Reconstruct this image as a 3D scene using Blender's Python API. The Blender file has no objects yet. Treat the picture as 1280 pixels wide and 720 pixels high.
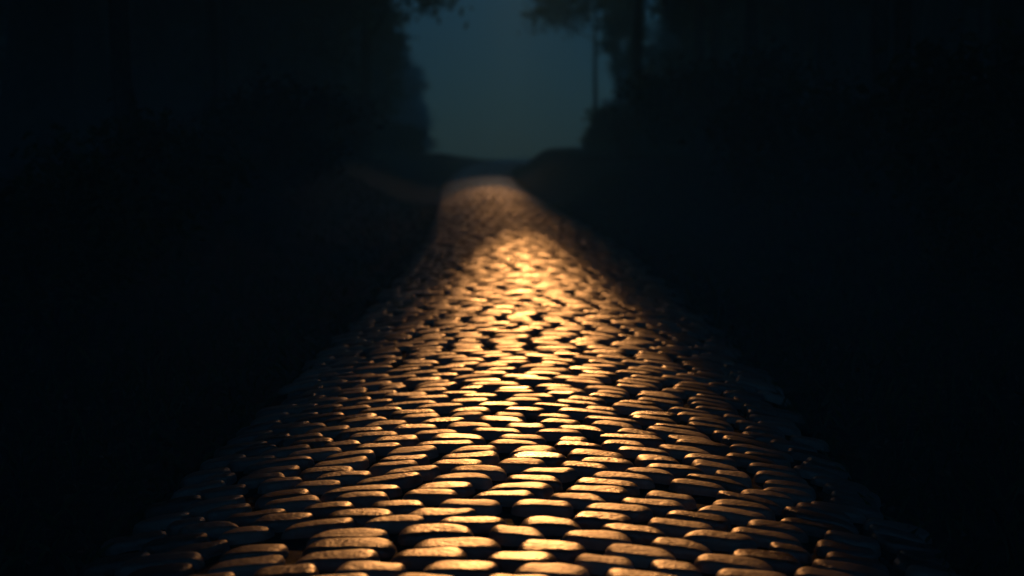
import bpy, math, random
import numpy as np
from mathutils import Vector
random.seed(7); RNG = np.random.default_rng(11)
S = bpy.context.scene; C = S.collection
PI = math.pi

# ------------------------------------------------------------------ helpers
def link(name, me, mat=None, parent=None, **props):
    o = bpy.data.objects.new(name, me); C.objects.link(o)
    if mat is not None and me is not None: me.materials.append(mat)
    if parent is not None: o.parent = parent
    for k, v in props.items(): o[k] = v
    return o

def mesh_np(name, V, Q, smooth=True, tone=None, T=None):
    """numpy verts (n,3), quads (m,4), optional triangles (k,3)"""
    me = bpy.data.meshes.new(name)
    V = np.asarray(V, dtype=np.float32); Q = np.asarray(Q, dtype=np.int32).reshape(-1, 4)
    T = np.zeros((0, 3), np.int32) if T is None else np.asarray(T, dtype=np.int32)
    me.vertices.add(len(V)); me.vertices.foreach_set('co', V.ravel())
    nl = Q.size + T.size
    me.loops.add(nl); me.loops.foreach_set('vertex_index', np.concatenate([Q.ravel(), T.ravel()]))
    me.polygons.add(len(Q) + len(T))
    st = np.concatenate([np.arange(len(Q)) * 4, Q.size + np.arange(len(T)) * 3]).astype(np.int32)
    me.polygons.foreach_set('loop_start', st)
    me.polygons.foreach_set('use_smooth', np.full(len(st), smooth))
    if tone is not None:
        a = me.attributes.new('tone', 'FLOAT', 'POINT'); a.data.foreach_set('value', np.asarray(tone, np.float32))
    me.update(calc_edges=True); me.validate()
    return me

class MB:
    def __init__(s): s.V = []; s.Q = []; s.t = []; s.n = 0
    def add(s, V, Q, tone=0.5):
        V = np.asarray(V, dtype=np.float32); s.V.append(V); s.Q.append(np.asarray(Q, np.int64) + s.n); s.t.append(np.full(len(V), tone)); s.n += len(V)
    def tube(s, pts, rad, n=8):
        pts = np.asarray(pts, float); m = len(pts); ring = []
        for i in range(m):
            d = pts[min(i+1, m-1)] - pts[max(i-1, 0)]; d /= (np.linalg.norm(d) + 1e-9)
            a = np.cross(d, [0.31, 0.95, 0.05]); a /= (np.linalg.norm(a) + 1e-9); b = np.cross(d, a)
            for k in range(n):
                t = 2*PI*k/n; ring.append(pts[i] + rad[i]*(math.cos(t)*a + math.sin(t)*b))
        q = [(i*n+k, i*n+(k+1) % n, (i+1)*n+(k+1) % n, (i+1)*n+k) for i in range(m-1) for k in range(n)]
        s.add(ring, q)
    def build(s, name, smooth=True): return mesh_np(name, np.concatenate(s.V), np.concatenate(s.Q), smooth, np.concatenate(s.t))

def sm(x): x = np.clip(x, 0, 1); return x*x*(3-2*x)

# ------------------------------------------------------------------ materials
def new_mat(name):
    m = bpy.data.materials.new(name); m.use_nodes = True; nt = m.node_tree
    return m, nt, nt.nodes['Principled BSDF'], nt.nodes, nt.links

def mat_stone():
    m, nt, b, N, L = new_mat('worn_cobble')
    tc = N.new('ShaderNodeTexCoord')
    at = N.new('ShaderNodeAttribute'); at.attribute_name = 'tone'
    n1 = N.new('ShaderNodeTexNoise'); n1.inputs['Scale'].default_value = 38; n1.inputs['Detail'].default_value = 8; n1.inputs['Roughness'].default_value = .62
    n2 = N.new('ShaderNodeTexNoise'); n2.inputs['Scale'].default_value = 7; n2.inputs['Detail'].default_value = 4
    L.new(tc.outputs['Object'], n1.inputs['Vector']); L.new(tc.outputs['Object'], n2.inputs['Vector'])
    r = N.new('ShaderNodeValToRGB'); e = r.color_ramp.elements
    e[0].position = .0; e[0].color = (.13, .088, .066, 1); e[1].position = 1; e[1].color = (.38, .32, .26, 1)
    k = e.new(.5); k.color = (.25, .20, .165, 1)
    mx = N.new('ShaderNodeMath'); mx.operation = 'MULTIPLY_ADD'; L.new(n1.outputs['Fac'], mx.inputs[0]); mx.inputs[1].default_value = .5
    L.new(at.outputs['Fac'], mx.inputs[2])
    m2 = N.new('ShaderNodeMath'); m2.operation = 'SUBTRACT'; L.new(mx.outputs[0], m2.inputs[0]); m2.inputs[1].default_value = .25
    L.new(m2.outputs[0], r.inputs['Fac']); L.new(r.outputs['Color'], b.inputs['Base Color'])
    rr = N.new('ShaderNodeMapRange'); L.new(n2.outputs['Fac'], rr.inputs['Value'])
    rr.inputs['From Min'].default_value = .3; rr.inputs['From Max'].default_value = .7
    rr.inputs['To Min'].default_value = .26; rr.inputs['To Max'].default_value = .46
    ra = N.new('ShaderNodeMath'); ra.operation = 'MULTIPLY_ADD'; L.new(at.outputs['Fac'], ra.inputs[0]); ra.inputs[1].default_value = .16
    L.new(rr.outputs[0], ra.inputs[2]); L.new(ra.outputs[0], b.inputs['Roughness'])
    b.inputs['Specular IOR Level'].default_value = .8
    vo = N.new('ShaderNodeTexVoronoi'); vo.inputs['Scale'].default_value = 70; L.new(tc.outputs['Object'], vo.inputs['Vector'])
    add = N.new('ShaderNodeMath'); add.operation = 'MULTIPLY_ADD'; L.new(vo.outputs['Distance'], add.inputs[0]); add.inputs[1].default_value = .25; L.new(n1.outputs['Fac'], add.inputs[2])
    ad2 = N.new('ShaderNodeMath'); ad2.operation = 'MULTIPLY_ADD'; L.new(n2.outputs['Fac'], ad2.inputs[0]); ad2.inputs[1].default_value = 1.6; L.new(add.outputs[0], ad2.inputs[2])
    bp = N.new('ShaderNodeBump'); bp.inputs['Strength'].default_value = .7; bp.inputs['Distance'].default_value = .006
    L.new(ad2.outputs[0], bp.inputs['Height']); L.new(bp.outputs[0], b.inputs['Normal'])
    return m

def mat_simple(name, c1, c2, scale, rough=.9, spec=.2, bump=.4, dist=.01):
    m, nt, b, N, L = new_mat(name)
    tc = N.new('ShaderNodeTexCoord')
    n1 = N.new('ShaderNodeTexNoise'); n1.inputs['Scale'].default_value = scale; n1.inputs['Detail'].default_value = 7
    L.new(tc.outputs['Object'], n1.inputs['Vector'])
    r = N.new('ShaderNodeValToRGB'); e = r.color_ramp.elements
    e[0].position = .35; e[0].color = (*c1, 1); e[1].position = .68; e[1].color = (*c2, 1)
    L.new(n1.outputs['Fac'], r.inputs['Fac']); L.new(r.outputs['Color'], b.inputs['Base Color'])
    b.inputs['Roughness'].default_value = rough; b.inputs['Specular IOR Level'].default_value = spec
    bp = N.new('ShaderNodeBump'); bp.inputs['Strength'].default_value = bump; bp.inputs['Distance'].default_value = dist
    L.new(n1.outputs['Fac'], bp.inputs['Height']); L.new(bp.outputs[0], b.inputs['Normal'])
    return m

M_STONE = mat_stone()
M_SOIL = mat_simple('damp_soil', (.010, .008, .006), (.026, .020, .015), 22, .95, .1, .8, .02)
M_GROUND = mat_simple('forest_floor', (.022, .018, .012), (.06, .048, .03), 9, .95, .1, .8, .04)
M_BARK = mat_simple('bark', (.03, .026, .02), (.09, .075, .06), 16, .9, .15, .9, .03)
M_LEAF = mat_simple('leaf', (.03, .045, .016), (.07, .09, .03), 3, .75, .15, .1)
M_LITTER = mat_simple('leaf_litter', (.05, .035, .018), (.12, .075, .035), 5, .6, .3, .1)
M_METAL = mat_simple('black_iron', (.02, .02, .02), (.04, .04, .04), 40, .5, .5, .2)
m, nt, b, N, L = new_mat('lantern_glass'); b.inputs['Base Color'].default_value = (.9, .6, .3, 1)
b.inputs['Emission Color'].default_value = (1, .5, .16, 1); b.inputs['Emission Strength'].default_value = 6; M_GLOW = m

# ------------------------------------------------------------------ path line and terrain
YP = np.array([-40, -6, 4.4, 9.3, 14, 19.2, 25, 31.4, 42, 55, 70, 84, 97, 110, 130, 165, 260.])
XP = np.array([-1.4, -.30, -.01, .13, .15, .10, -.08, -.38, -.85, -1.25, -1.45, -1.3, -.8, .2, 3.2, 12, 50.])
YF = np.linspace(-40, 260, 3001); XF = np.interp(YF, YP, XP)
for _ in range(3): XF = np.convolve(np.pad(XF, 20, 'edge'), np.ones(41)/41, 'valid')
def cx(y): return np.interp(y, YF, XF)
def base_z(y): y = np.asarray(y, float); return .30*sm((y-50)/42.) - 2.9*sm((y-94)/110.)
HW = 1.26
CR = .082
def rnoise(x, y, s, seed=0):
    r = np.random.default_rng(seed); z = 0*x
    for k in range(6):
        a = r.uniform(0, 2*PI); f = s*(1.7**(k % 3))*r.uniform(.7, 1.3); p = r.uniform(0, 6.3)
        z = z + np.sin((x*math.cos(a)+y*math.sin(a))*f + p)/(1.7**(k % 3))
    return z/3.2
def gz(x, y):
    x = np.asarray(x, float); y = np.asarray(y, float)
    d = x - cx(y); ad = np.abs(d); z = base_z(y)
    crown = -CR*np.minimum(ad, HW)**2
    e = ad - HW
    right = d > 0
    far = sm((y-6)/24.)
    bank = np.where(right, (.30 + .78*far)*sm((e-.3)/(3.6-1.8*far)), (.25 + .65*far)*sm((e-.4)/(4.0-1.6*far)))
    bank = bank*np.where(y > 70, 1 - .35*sm((y-70)/50.), 1)
    rough = rnoise(x, y, .55, 3)*.22*sm((e-.4)/3.) + rnoise(x, y, 3.1, 5)*.03*sm(e/.8)
    return z + crown - .085 - .02*sm(e/.25) + bank + rough

# ground: one sheet, fine near the path, coarse to the horizon
def axis(lo, hi, fine_lo, fine_hi, step, grow=1.25):
    a = list(np.arange(fine_lo, fine_hi+1e-6, step))
    s = step; v = fine_hi
    while v < hi: s *= grow; v += s; a.append(min(v, hi))
    s = step; v = fine_lo
    while v > lo: s *= grow; v -= s; a.insert(0, max(v, lo))
    return np.array(a)
gx = axis(-260, 260, -9, 9, .16); gy = axis(-120, 500, -6, 60, .25, 1.12)
X, Y = np.meshgrid(gx, gy); Z = gz(X, Y)
nx, ny = len(gx), len(gy)
idx = np.arange(nx*ny).reshape(ny, nx)
Q = np.stack([idx[:-1, :-1], idx[:-1, 1:], idx[1:, 1:], idx[1:, :-1]], -1).reshape(-1, 4)
link('ground', mesh_np('ground', np.stack([X, Y, Z], -1).reshape(-1, 3), Q), M_GROUND, kind='structure')

# bed of soil in the joints of the paving, 8 mm over the ground sheet
ys = np.arange(-6, 150, .25); us = np.linspace(-1.34, 1.34, 25)
U, YY = np.meshgrid(us, ys); XX = cx(YY)+U
ZZ = base_z(YY) - CR*np.minimum(np.abs(U), HW)**2 - .058 - .03*sm((np.abs(U)-HW)/.08)
idx = np.arange(U.size).reshape(U.shape)
Q = np.stack([idx[:-1, :-1], idx[:-1, 1:], idx[1:, 1:], idx[1:, :-1]], -1).reshape(-1, 4)
link('path_bed', mesh_np('path_bed', np.stack([XX, YY, ZZ], -1).reshape(-1, 3), Q), M_SOIL, kind='structure')

# cobbles: every stone of the path is real domed geometry
mb = MB()
VS = {11: np.array([-1, -.99, -.955, -.87, -.55, 0, .55, .87, .955, .99, 1]), 7: np.array([-1, -.97, -.86, 0, .86, .97, 1]), 5: np.array([-1, -.93, 0, .93, 1])}
def stone(cxp, cyp, L_, W_, ang, H_, nu, nv, tone, zoff):
    u = np.sin(np.linspace(-PI/2, PI/2, nu)); v = np.sin(np.linspace(-PI/2, PI/2, nv))
    u = u*.8 + np.linspace(-1, 1, nu)*.2; v = VS[nv]
    Uu, Vv = np.meshgrid(u, v)
    pr = RNG.uniform(2.6, 5.0)
    prof = (1-np.abs(Uu)**(pr*2.6))**.55 * (1-np.abs(Vv)**RNG.uniform(20, 32))**.6
    # rounded, slightly skewed outline
    k = RNG.uniform(.30, .60); rx = 1 - k*.22*np.abs(Vv)**2.2; ry = 1 - k*.85*np.abs(Uu)**RNG.uniform(4, 8)
    bend = RNG.normal(0, .05); tap = RNG.normal(0, .10)
    px = Uu*rx*L_/2 + RNG.normal(0, .08)*Vv*W_
    py = (Vv*ry*(1+tap*Uu) + bend*4*(Uu*Uu-.4))*W_/2
    p1, p2, p3 = RNG.uniform(0, 6.3, 3)
    lump = (np.sin(Uu*RNG.uniform(2, 5)+p1+Vv*1.3)*.5 + np.sin(Uu*RNG.uniform(5, 9)+Vv*3+p2)*.25 + np.sin(Vv*4+p3-Uu*2)*.25)
    py = py + lump*.0035*(np.abs(Vv) > .6) 
    pz = H_*prof + lump*.0011*prof - .018 - .0018*Vv*Vv - .0015*Uu*Uu
    tx, ty = RNG.normal(0, .028), RNG.normal(-.004, .022)
    pz = pz + tx*px + ty*py
    c, s = math.cos(ang), math.sin(ang)
    wx = cxp + c*px - s*py; wy = cyp + s*px + c*py
    dd = wx - cx(wy)
    wz = base_z(wy) - CR*dd*dd - .043 + pz + zoff
    V = np.stack([wx, wy, wz], -1).reshape(-1, 3)
    ii = np.arange(nu*nv).reshape(nv, nu)
    q = np.stack([ii[:-1, :-1], ii[:-1, 1:], ii[1:, 1:], ii[1:, :-1]], -1).reshape(-1, 4)
    mb.add(V, q, tone)
y = -4.0; row = 0
while y < 128:
    pitch = RNG.uniform(.106, .130)
    if y < 13: nu, nv = 17, 11
    elif y < 32: nu, nv = 11, 7
    else: nu, nv = 7, 5
    if y > 60: pitch *= 1.3
    heading = math.atan((cx(y+.5)-cx(y-.5))/1.0)
    u = -HW - .05 + (0.122 if row % 2 else 0) + RNG.normal(0, .028)
    wob = RNG.uniform(0, 6.3)
    while u < HW - .02:
        Ln = RNG.choice([RNG.normal(.245, .016), RNG.uniform(.15, .20), RNG.uniform(.28, .33)], p=[.86, .09, .05])
        uc = u + Ln/2
        if uc > HW + .05: break
        # the courses lean back to the right and bow a little towards the walker
        yy = y - .075*uc - heading*uc + .010*math.sin(uc*3+wob) + RNG.normal(0, .004)
        ang = -.075 - heading + RNG.normal(0, .022)
        gap = RNG.uniform(.026, .050)
        if RNG.random() > .012:
            stone(cx(yy)+uc, yy, Ln-gap, (pitch-RNG.uniform(.006, .016)), ang, RNG.uniform(.0355, .039), nu, nv, np.clip(RNG.normal(.45, .3), -.1, 1.1), RNG.normal(0, .0010) + (RNG.uniform(.003, .009) if RNG.random() < .025 + .06*(abs(uc) > .95) else 0))
        u += Ln
    y += pitch; row += 1
path = link('cobblestone_path', mb.build('cobblestone_path'), M_STONE, kind='structure')

# ------------------------------------------------------------------ trees
def leaves(centers, spread, n, size, rng, flat=.6):
    c = centers[rng.integers(0, len(centers), n)]
    off = rng.normal(0, 1, (n, 3)); off *= spread*(rng.uniform(.3, 1, (n, 1))**.5)/1.4; off[:, 2] *= .6
    p = c + off
    a = rng.normal(0, 1, (n, 3)); a[:, 2] *= flat; a /= np.linalg.norm(a, axis=1)[:, None]
    b_ = rng.normal(0, 1, (n, 3)); b_ = np.cross(a, b_); b_ /= np.linalg.norm(b_, axis=1)[:, None]
    s = size*rng.uniform(.6, 1.3, (n, 1))
    nrm = np.cross(a, b_)
    V = np.stack([p-a*s, p+b_*s*.45+nrm*s*.12, p+a*s, p-b_*s*.45+nrm*s*.12], 1).reshape(-1, 3)
    return V, np.arange(n*4).reshape(n, 4)

def tree_meshes(seed, H, r0, low, nlimb, spread, nleaf, lsize, lean=.04):
    rng = np.random.default_rng(seed); t = MB(); tips = []
    n = 16; zz = np.linspace(-.4, H, n); pts = []
    ax, ay = rng.normal(0, lean, 2); ph = rng.uniform(0, 6.3, 2)
    for z in zz: pts.append([ax*max(z, 0)+.10*math.sin(z*.55+ph[0])*min(1, max(z, 0)), ay*max(z, 0)+.10*math.sin(z*.45+ph[1])*min(1, max(z, 0)), z])
    rad = [r0*(1-.86*(max(z, 0)/H)**.9) + r0*.75*math.exp(-max(z+.1, 0)*2.6) for z in zz]
    t.tube(pts, rad, 12); pts = np.array(pts)
    for i in range(nlimb):
        f = low + (1-low)*(i+.5)/nlimb*.97; z = f*H
        p = np.array([np.interp(z, zz, pts[:, k]) for k in range(3)])
        a = i*2.4+rng.uniform(-.5, .5); Ln = spread*(1.1-.75*(f-low)/(1-low))*rng.uniform(.75, 1.2)
        d = np.array([math.cos(a), math.sin(a), rng.uniform(.15, .75)]); d /= np.linalg.norm(d)
        lp = [p]; 
        for s_ in range(6):
            d = d + rng.normal(0, .16, 3) + np.array([0, 0, .03]); d /= np.linalg.norm(d); lp.append(lp[-1]+d*Ln/6)
        rr = r0*.36*(1-f*.55); t.tube(lp, [rr*(1-.14*s_) for s_ in range(7)], 7)
        for s_ in (2, 3, 4, 5, 6):
            q = lp[s_]; e = d + rng.normal(0, .75, 3); e /= np.linalg.norm(e)
            tw = [q]
            for w in range(4):
                e = e + rng.normal(0, .25, 3); e /= np.linalg.norm(e); tw.append(tw[-1]+e*Ln*.11)
            t.tube(tw, [rr*.30*(1-.2*w) for w in range(5)], 5); tips += tw[1:]
        tips += lp[3:]
    tips = np.array(tips)
    V, Q_ = leaves(tips, .75, nleaf, lsize, rng)
    return t.build('trunk'), mesh_np('crown', V, Q_, False)

PROTO = [tree_meshes(21, 15, .26, .34, 13, 4.2, 7000, .17),
         tree_meshes(22, 17, .34, .40, 14, 4.8, 8000, .18),
         tree_meshes(23, 13, .15, .42, 11, 3.2, 5000, .15),
         tree_meshes(24, 16, .30, .30, 15, 4.5, 8500, .18, .07),
         tree_meshes(26, 15.5, .30, .47, 17, 11.0, 26000, .24, .02),
         tree_meshes(27, 13, .28, .07, 24, 4.2, 15000, .26, .02),
         tree_meshes(25, 11, .11, .35, 10, 2.6, 3600, .14, .05)]
for a_, b_ in PROTO: a_.materials.append(M_BARK); b_.materials.append(M_LEAF)
def tree(x, y, k, sc, rz, label, group):
    e = link('tree', None, label=label, category='tree', group=group)
    e.location = (x, y, float(gz(x, y))); e.rotation_euler = (0, 0, rz); e.scale = (sc,)*3
    link('trunk', PROTO[k][0], None, e); link('crown', PROTO[k][1], None, e)
    return e
F = 1800.
def px2x(px, y): return (px-640)/F*y
GR_R = 'trees on the right bank'; GR_L = 'trees on the left bank'
R_LAB = 'tree lost in the dark wood right of the cobbled path'
L_LAB = 'tree lost in the dark wood left of the cobbled path'
# trees the photograph shows as silhouettes against the fog, by their bearing and distance
tree(px2x(742, 125), 125, 2, 1.6, .4, 'slender tree trunk standing closest to the fog glow, first trunk right of the path', GR_R)
tree(px2x(785, 80), 80, 1, 1.15, 1.9, 'thick dark trunk beside the slender trunk, at the right edge of the blue fog', GR_R)
tree(px2x(805, 48), 48, 2, 1.35, 2.6, 'dark trunk on the right bank, just left of the faint bluish gap between the trees', GR_R)
tree(px2x(866, 49), 49, 2, 1.5, .2, 'dark trunk on the right bank, just right of the faint bluish gap between the trees', GR_R)
tree(px2x(478, 115), 115, 4, 1.5, 4.2, 'hazy tree left of the path, nearest to the blue fog glow on that side', GR_L)
tree(px2x(455, 62), 62, 3, 1.0, 1.2, 'darker tree behind the left bank, second outwards from the blue fog glow', GR_L)
spots = []
rg = np.random.default_rng(5)
for side in (-1, 1):
    for y0 in (4, 9, 14, 19.5, 25, 31, 37, 43, 50, 57):
        spots.append((side, y0+rg.uniform(-1, 1), 3.4+rg.uniform(0, 1.0)+.09*y0))
        spots.append((side, y0+2+rg.uniform(-1, 1), 6.5+rg.uniform(0, 1.8)+.10*y0))
        spots.append((side, y0+rg.uniform(-1.5, 1.5), 11+rg.uniform(-1, 2)+.10*y0))
for side, y0, d in spots:
    x = float(cx(y0))+side*d
    if y0 > 15 and abs(640+x/y0*F-620) < 240: x = float(px2x(620+side*rg.uniform(250+(60 if y0 > 30 else 0), 380), y0))
    k_ = int(rg.integers(0, 4))
    if 10 < y0 and abs(x-float(cx(y0))) < 8: k_ = 2
    tree(x, y0, k_, rg.uniform(.85, 1.15), rg.uniform(0, 6.28), R_LAB if side > 0 else L_LAB, 'unlit '+(GR_R if side > 0 else GR_L))
for side, y0 in ((-1, -12), (1, -8), (-1, -3), (1, 2), (-1, 8), (1, 13), (-1, 19), (1, 25), (-1, 31), (1, 38), (-1, 44), (1, 51), (-1, 57), (1, 64)):      # unseen trees added so their wide crowns shut sky light off the near path
    tree(float(cx(y0))+side*(6.0+.13*abs(y0)), y0, 4, 1.8 if y0 < 10 else 2.4, rg.uniform(0, 6.28), R_LAB if side > 0 else L_LAB, 'unlit '+(GR_R if side > 0 else GR_L))
# faint far trees round the clearing that close the glow at its sides and top
for (px, y0, k, sc) in ((425, 105, 5, 1.2), (432, 135, 5, 1.3), (452, 170, 5, 1.5), (470, 215, 5, 1.6), (488, 260, 5, 1.7), (508, 320, 5, 1.6), (400, 92, 5, 1.2), (355, 82, 5, 1.2), (300, 78, 5, 1.2),
                        (245, 72, 5, 1.1), (330, 64, 5, 1.1), (190, 66, 5, 1.1), (120, 60, 5, 1.1),
                        (776, 135, 4, 1.6), (905, 84, 5, 1.1), (950, 76, 5, 1.2), (1000, 70, 5, 1.1), (1060, 66, 5, 1.1), (1130, 62, 5, 1.1), (1200, 60, 5, 1.1),
                        (790, 210, 5, 1.2), (870, 130, 5, 1.2), (835, 260, 5, 1.1)):
    right = px > 620
    tree(px2x(px, y0), y0, k, sc, rg.uniform(0, 6.28), 'faint tree deep in the fog '+('right' if right else 'left')+' of the path end', 'trees deep in the fog, '+('right' if right else 'left'))

# ------------------------------------------------------------------ understorey
def shrub_meshes(seed, R_, H_, n, size):
    rng = np.random.default_rng(seed); t = MB(); tips = []
    for i in range(11):
        a = rng.uniform(0, 6.3); p = [np.array([.06*math.cos(a), .06*math.sin(a), -.05])]
        d = np.array([math.cos(a)*.7, math.sin(a)*.7, 1.0])
        for s_ in range(5):
            d = d + rng.normal(0, .18, 3); d /= np.linalg.norm(d); p.append(p[-1]+d*np.array([R_, R_, H_])/4.2)
        t.tube(p, [.016*(1-.15*s_) for s_ in range(6)], 5); tips += p[2:]
    V, Q_ = leaves(np.array(tips), .30*R_, n, size, rng, .8)
    V[:, 2] = np.maximum(V[:, 2], .0)
    return t.build('stems'), mesh_np('foliage', V, Q_, False)
SH = [shrub_meshes(31, .9, 1.1, 3200, .06), shrub_meshes(32, 1.2, 1.4, 4200, .07), shrub_meshes(33, .7, .8, 2200, .05)]
for a_, b_ in SH: a_.materials.append(M_BARK); b_.materials.append(M_LEAF)
for side in (-1, 1):
    for i in range(36):
        y0 = 3.5+i*2.9+rg.uniform(-.6, .6); d = 2.6+rg.uniform(0, 1.4)+.04*y0
        x = float(cx(y0))+side*d
        nm = 'right' if side > 0 else 'left'
        e = link('shrub', None, label='unlit leafy shrub on the bank '+nm+' of the cobbled path', category='shrub', group='shrubs on the '+nm+' bank')
        k = int(rg.integers(0, 3)); e.location = (x, y0, float(gz(x, y0))-.03); e.rotation_euler = (0, 0, rg.uniform(0, 6)); s = rg.uniform(.8, 1.25); e.scale = (s, s, s)
        link('stems', SH[k][0], None, e); link('foliage', SH[k][1], None, e)

for i in range(12):
    px = rg.uniform(500, 745); y0 = rg.uniform(170, 290); x = float(px2x(px, y0))
    if abs(x-float(cx(y0))) < 3: continue
    e = link('shrub', None, label='hazy low bush in the fog beyond the end of the path', category='shrub', group='bushes in the fog beyond the path')
    k = int(rg.integers(0, 3)); s = rg.uniform(.8, 1.5) + .9*(abs(px-640)/110)**2
    e.location = (x, y0, float(gz(x, y0))-.05); e.rotation_euler = (0, 0, rg.uniform(0, 6)); e.scale = (s*1.8, s*1.8, s)
    link('stems', SH[k][0], None, e); link('foliage', SH[k][1], None, e)

# grass and fallen leaves on the verges (uncountable)
def scatter(n, dmin, dmax, ymax, rng):
    y0 = -3 + (ymax+3)*rng.uniform(0, 1, n)**1.6; sd = rng.choice([-1, 1], n); d = dmin+(dmax-dmin)*rng.uniform(0, 1, n)**1.4
    x = cx(y0)+sd*d; return x, y0, gz(x, y0)
rng = np.random.default_rng(77); n = 42000
x, y0, z = scatter(n, 1.30, 6.5, 34, rng); h = rng.uniform(.04, .17, n)*np.where(np.abs(x-cx(y0)) < 1.6, .6, 1); w = .004
a = rng.uniform(0, 6.3, n); lx, ly = rng.normal(0, .05, n), rng.normal(0, .05, n); dx, dy = np.cos(a)*w, np.sin(a)*w
V = np.stack([np.stack([x-dx, y0-dy, z-.01], -1), np.stack([x+dx, y0+dy, z-.01], -1), np.stack([x+dx*.6+lx*.4, y0+dy*.6+ly*.4, z+h*.6], -1), np.stack([x+lx, y0+ly, z+h], -1)], 1).reshape(-1, 3)
link('grass', mesh_np('grass', V, np.arange(n*4).reshape(n, 4), False), M_LEAF, kind='stuff', label='short dark grass on the verges beside the cobbled path', category='grass')
n = 9000
x, y0, z = scatter(n, 1.22, 6.0, 30, rng); c = np.stack([x, y0, z+.012], -1)
V, Q_ = leaves(c, .0, n, .032, rng, .3)
V = V.reshape(n, 4, 3); ctr = c[:, None, :]; V = ctr + (V-V.mean(1, keepdims=True)); V = V.reshape(-1, 3)
link('fallen_leaves', mesh_np('fallen_leaves', V, Q_, False), M_LITTER, kind='stuff', label='dry fallen leaves scattered over the dark verges', category='leaves')

# far-off wood that reads as one mass
t = MB(); tips = []
for i in range(260):
    sd = rng.choice([-1, 1]); yy = rng.uniform(-30, 230); xx = sd*(rng.uniform(13, 50)+max(0, (yy-50))*.17)
    if i % 6 == 0: yy = rng.uniform(-70, -34); xx = rng.uniform(-40, 40)  # unseen trees added behind the camera to block low sky light
    g0 = float(gz(xx, yy)); hh = rng.uniform(10, 17); r = rng.uniform(.14, .35)
    t.tube([[xx, yy, g0-.3], [xx+rng.normal(0, .2), yy, g0+hh*.5], [xx+rng.normal(0, .5), yy+rng.normal(0, .5), g0+hh]], [r, r*.7, r*.15], 6)
    for k in range(16): tips.append([xx+rng.normal(0, 2.2), yy+rng.normal(0, 2.2), g0+hh*rng.uniform(.08, 1.0)])
V, Q_ = leaves(np.array(tips), 1.6, 170000, .42, rng)
wood = link('distant_wood', t.build('distant_wood'), M_BARK, kind='stuff', label='black mass of forest on both sides behind the trees of the path', category='forest')
link('foliage', mesh_np('wood_foliage', V, Q_, False), M_LEAF, wood, kind='stuff')

# ------------------------------------------------------------------ lantern over the path (above the top of the picture) and its light, plus added fill spots
LX, LY, LZ = .15, 60.0, 12.0
lan = link('hanging_lantern', None, label='iron lantern with a warm lamp hanging from a cable over the path', category='lantern')
lan.location = (LX, LY, LZ)
s = MB(); pr = [(.03, .30), (.05, .22), (.10, .16), (.22, .08), (.30, .02), (.31, .0), (.28, .0), (.20, .06), (.02, .10)]
n = 20; V = [(r*math.cos(2*PI*k/n), r*math.sin(2*PI*k/n), z) for r, z in pr for k in range(n)]
s.add(V, [(i*n+k, i*n+(k+1) % n, (i+1)*n+(k+1) % n, (i+1)*n+k) for i in range(len(pr)-1) for k in range(n)])
link('lamp_shade', s.build('lamp_shade'), M_METAL, lan)
s = MB(); pr = [(.004, -.14), (.05, -.12), (.075, -.06), (.06, 0.0), (.03, .05), (.004, .06)]
V = [(r*math.cos(2*PI*k/n), r*math.sin(2*PI*k/n), z) for r, z in pr for k in range(n)]
s.add(V, [(i*n+k, i*n+(k+1) % n, (i+1)*n+(k+1) % n, (i+1)*n+k) for i in range(len(pr)-1) for k in range(n)])
link('bulb', s.build('bulb'), M_GLOW, lan)
s = MB(); s.tube([[LX-9, LY+.3, LZ+1.5], [LX-4, LY+.1, LZ+.7], [LX, LY, LZ+.31], [LX+4, LY, LZ+.75], [LX+8.6, LY, LZ+1.6]], [.012]*5, 6)
link('cable', s.build('cable'), M_METAL, label='black cable slung between the trees across the path', category='cable')

def beam(energy, size, squeeze, aim, off, col=(1.0, .415, .12)):
    ld = bpy.data.lights.new('lamp_and_fill_light', 'SPOT'); ld.energy = energy; ld.color = col
    ld.spot_size = math.radians(size); ld.spot_blend = 1.0; ld.shadow_soft_size = .10
    lo = bpy.data.objects.new('lamp_and_fill_light', ld); C.objects.link(lo); lo.location = (LX, LY-off, LZ-.20)
    lo.scale = (squeeze, 1, 1); lo.rotation_euler = (Vector(aim)-lo.location).to_track_quat('-Z', 'Y').to_euler()
beam(92000, 12.4, .18, (.10, -1.5, 0), .12)      # the lantern's long throw down the path
beam(3800, 18, .19, (.06, 18.6, 0), .115)         # fill spot added to even the falloff on stones closer to the lantern
beam(5200, 30, .21, (-.70, 37.0, 0), .11)  # another added fill spot, for the dim middle stretch of path
beam(1500, 132, .115, (-.95, 50.5, 0), .10, (1.0, .70, .50))  # added paler fill spot that greys the far end of the path

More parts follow.
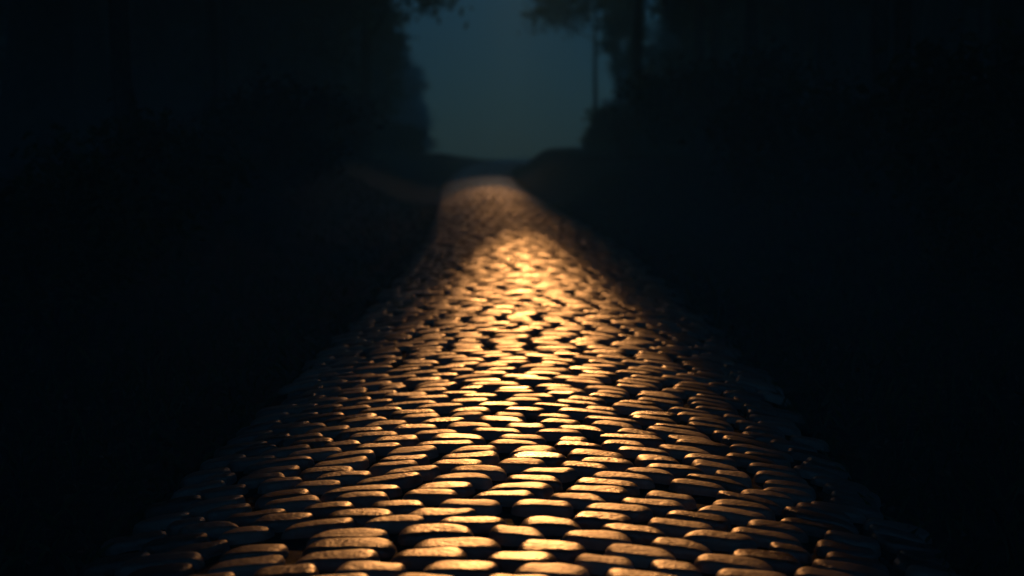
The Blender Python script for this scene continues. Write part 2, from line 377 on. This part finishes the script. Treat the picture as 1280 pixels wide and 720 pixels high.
# ------------------------------------------------------------------ sky, moonlight, air
wd = bpy.data.worlds.new('World'); S.world = wd; wd.use_nodes = True; N = wd.node_tree.nodes; L = wd.node_tree.links
bg = N['Background']
sky = N.new('ShaderNodeTexSky'); sky.sky_type = 'NISHITA'; sky.sun_disc = False
sky.sun_elevation = math.radians(32); sky.sun_rotation = math.radians(0); sky.ozone_density = 3.0; sky.dust_density = .5
mx = N.new('ShaderNodeMix'); mx.data_type = 'RGBA'; mx.blend_type = 'MULTIPLY'; mx.inputs['Factor'].default_value = 1
L.new(sky.outputs[0], mx.inputs['A']); mx.inputs['B'].default_value = (.37, .82, 1.04, 1)
L.new(mx.outputs['Result'], bg.inputs['Color']); bg.inputs['Strength'].default_value = .053

def box(name, x0, x1, y0, y1, z0, z1):
    V = [(x, y, z) for z in (z0, z1) for y in (y0, y1) for x in (x0, x1)]
    Q_ = [(0, 2, 3, 1), (4, 5, 7, 6), (0, 1, 5, 4), (2, 6, 7, 3), (0, 4, 6, 2), (1, 3, 7, 5)]
    return mesh_np(name, V, Q_, False)
hm = bpy.data.materials.new('haze'); hm.use_nodes = True; N = hm.node_tree.nodes; L = hm.node_tree.links
N.remove(N['Principled BSDF']); pv = N.new('ShaderNodeVolumePrincipled')
pv.inputs['Color'].default_value = (.50, .88, 1.0, 1); pv.inputs['Density'].default_value = .0072; pv.inputs['Anisotropy'].default_value = -.76
L.new(pv.outputs[0], N['Material Output'].inputs['Volume'])
link('haze', box('haze', -265, 265, -125, 505, -5.2, 58), hm, kind='stuff', label='thin blue night fog filling the wood', category='fog')

# ------------------------------------------------------------------ camera
cd = bpy.data.cameras.new('camera'); cam = bpy.data.objects.new('camera', cd); C.objects.link(cam); S.camera = cam
cam.location = (0, 0, 1.1); cam.rotation_euler = (math.radians(90)-math.atan(173/F), 0, 0)
cd.lens = 36*F/1280; cd.clip_end = 3000
cd.dof.use_dof = True; cd.dof.focus_distance = 5.4; cd.dof.aperture_fstop = 1.75
S.view_settings.view_transform = 'Standard'; S.view_settings.look = 'None'; S.view_settings.exposure = 0; S.view_settings.gamma = 1
S.render.engine = 'CYCLES'; S.cycles.use_denoising = True; S.cycles.max_bounces = 5; S.cycles.volume_bounces = 1
S.cycles.sample_clamp_indirect = 3
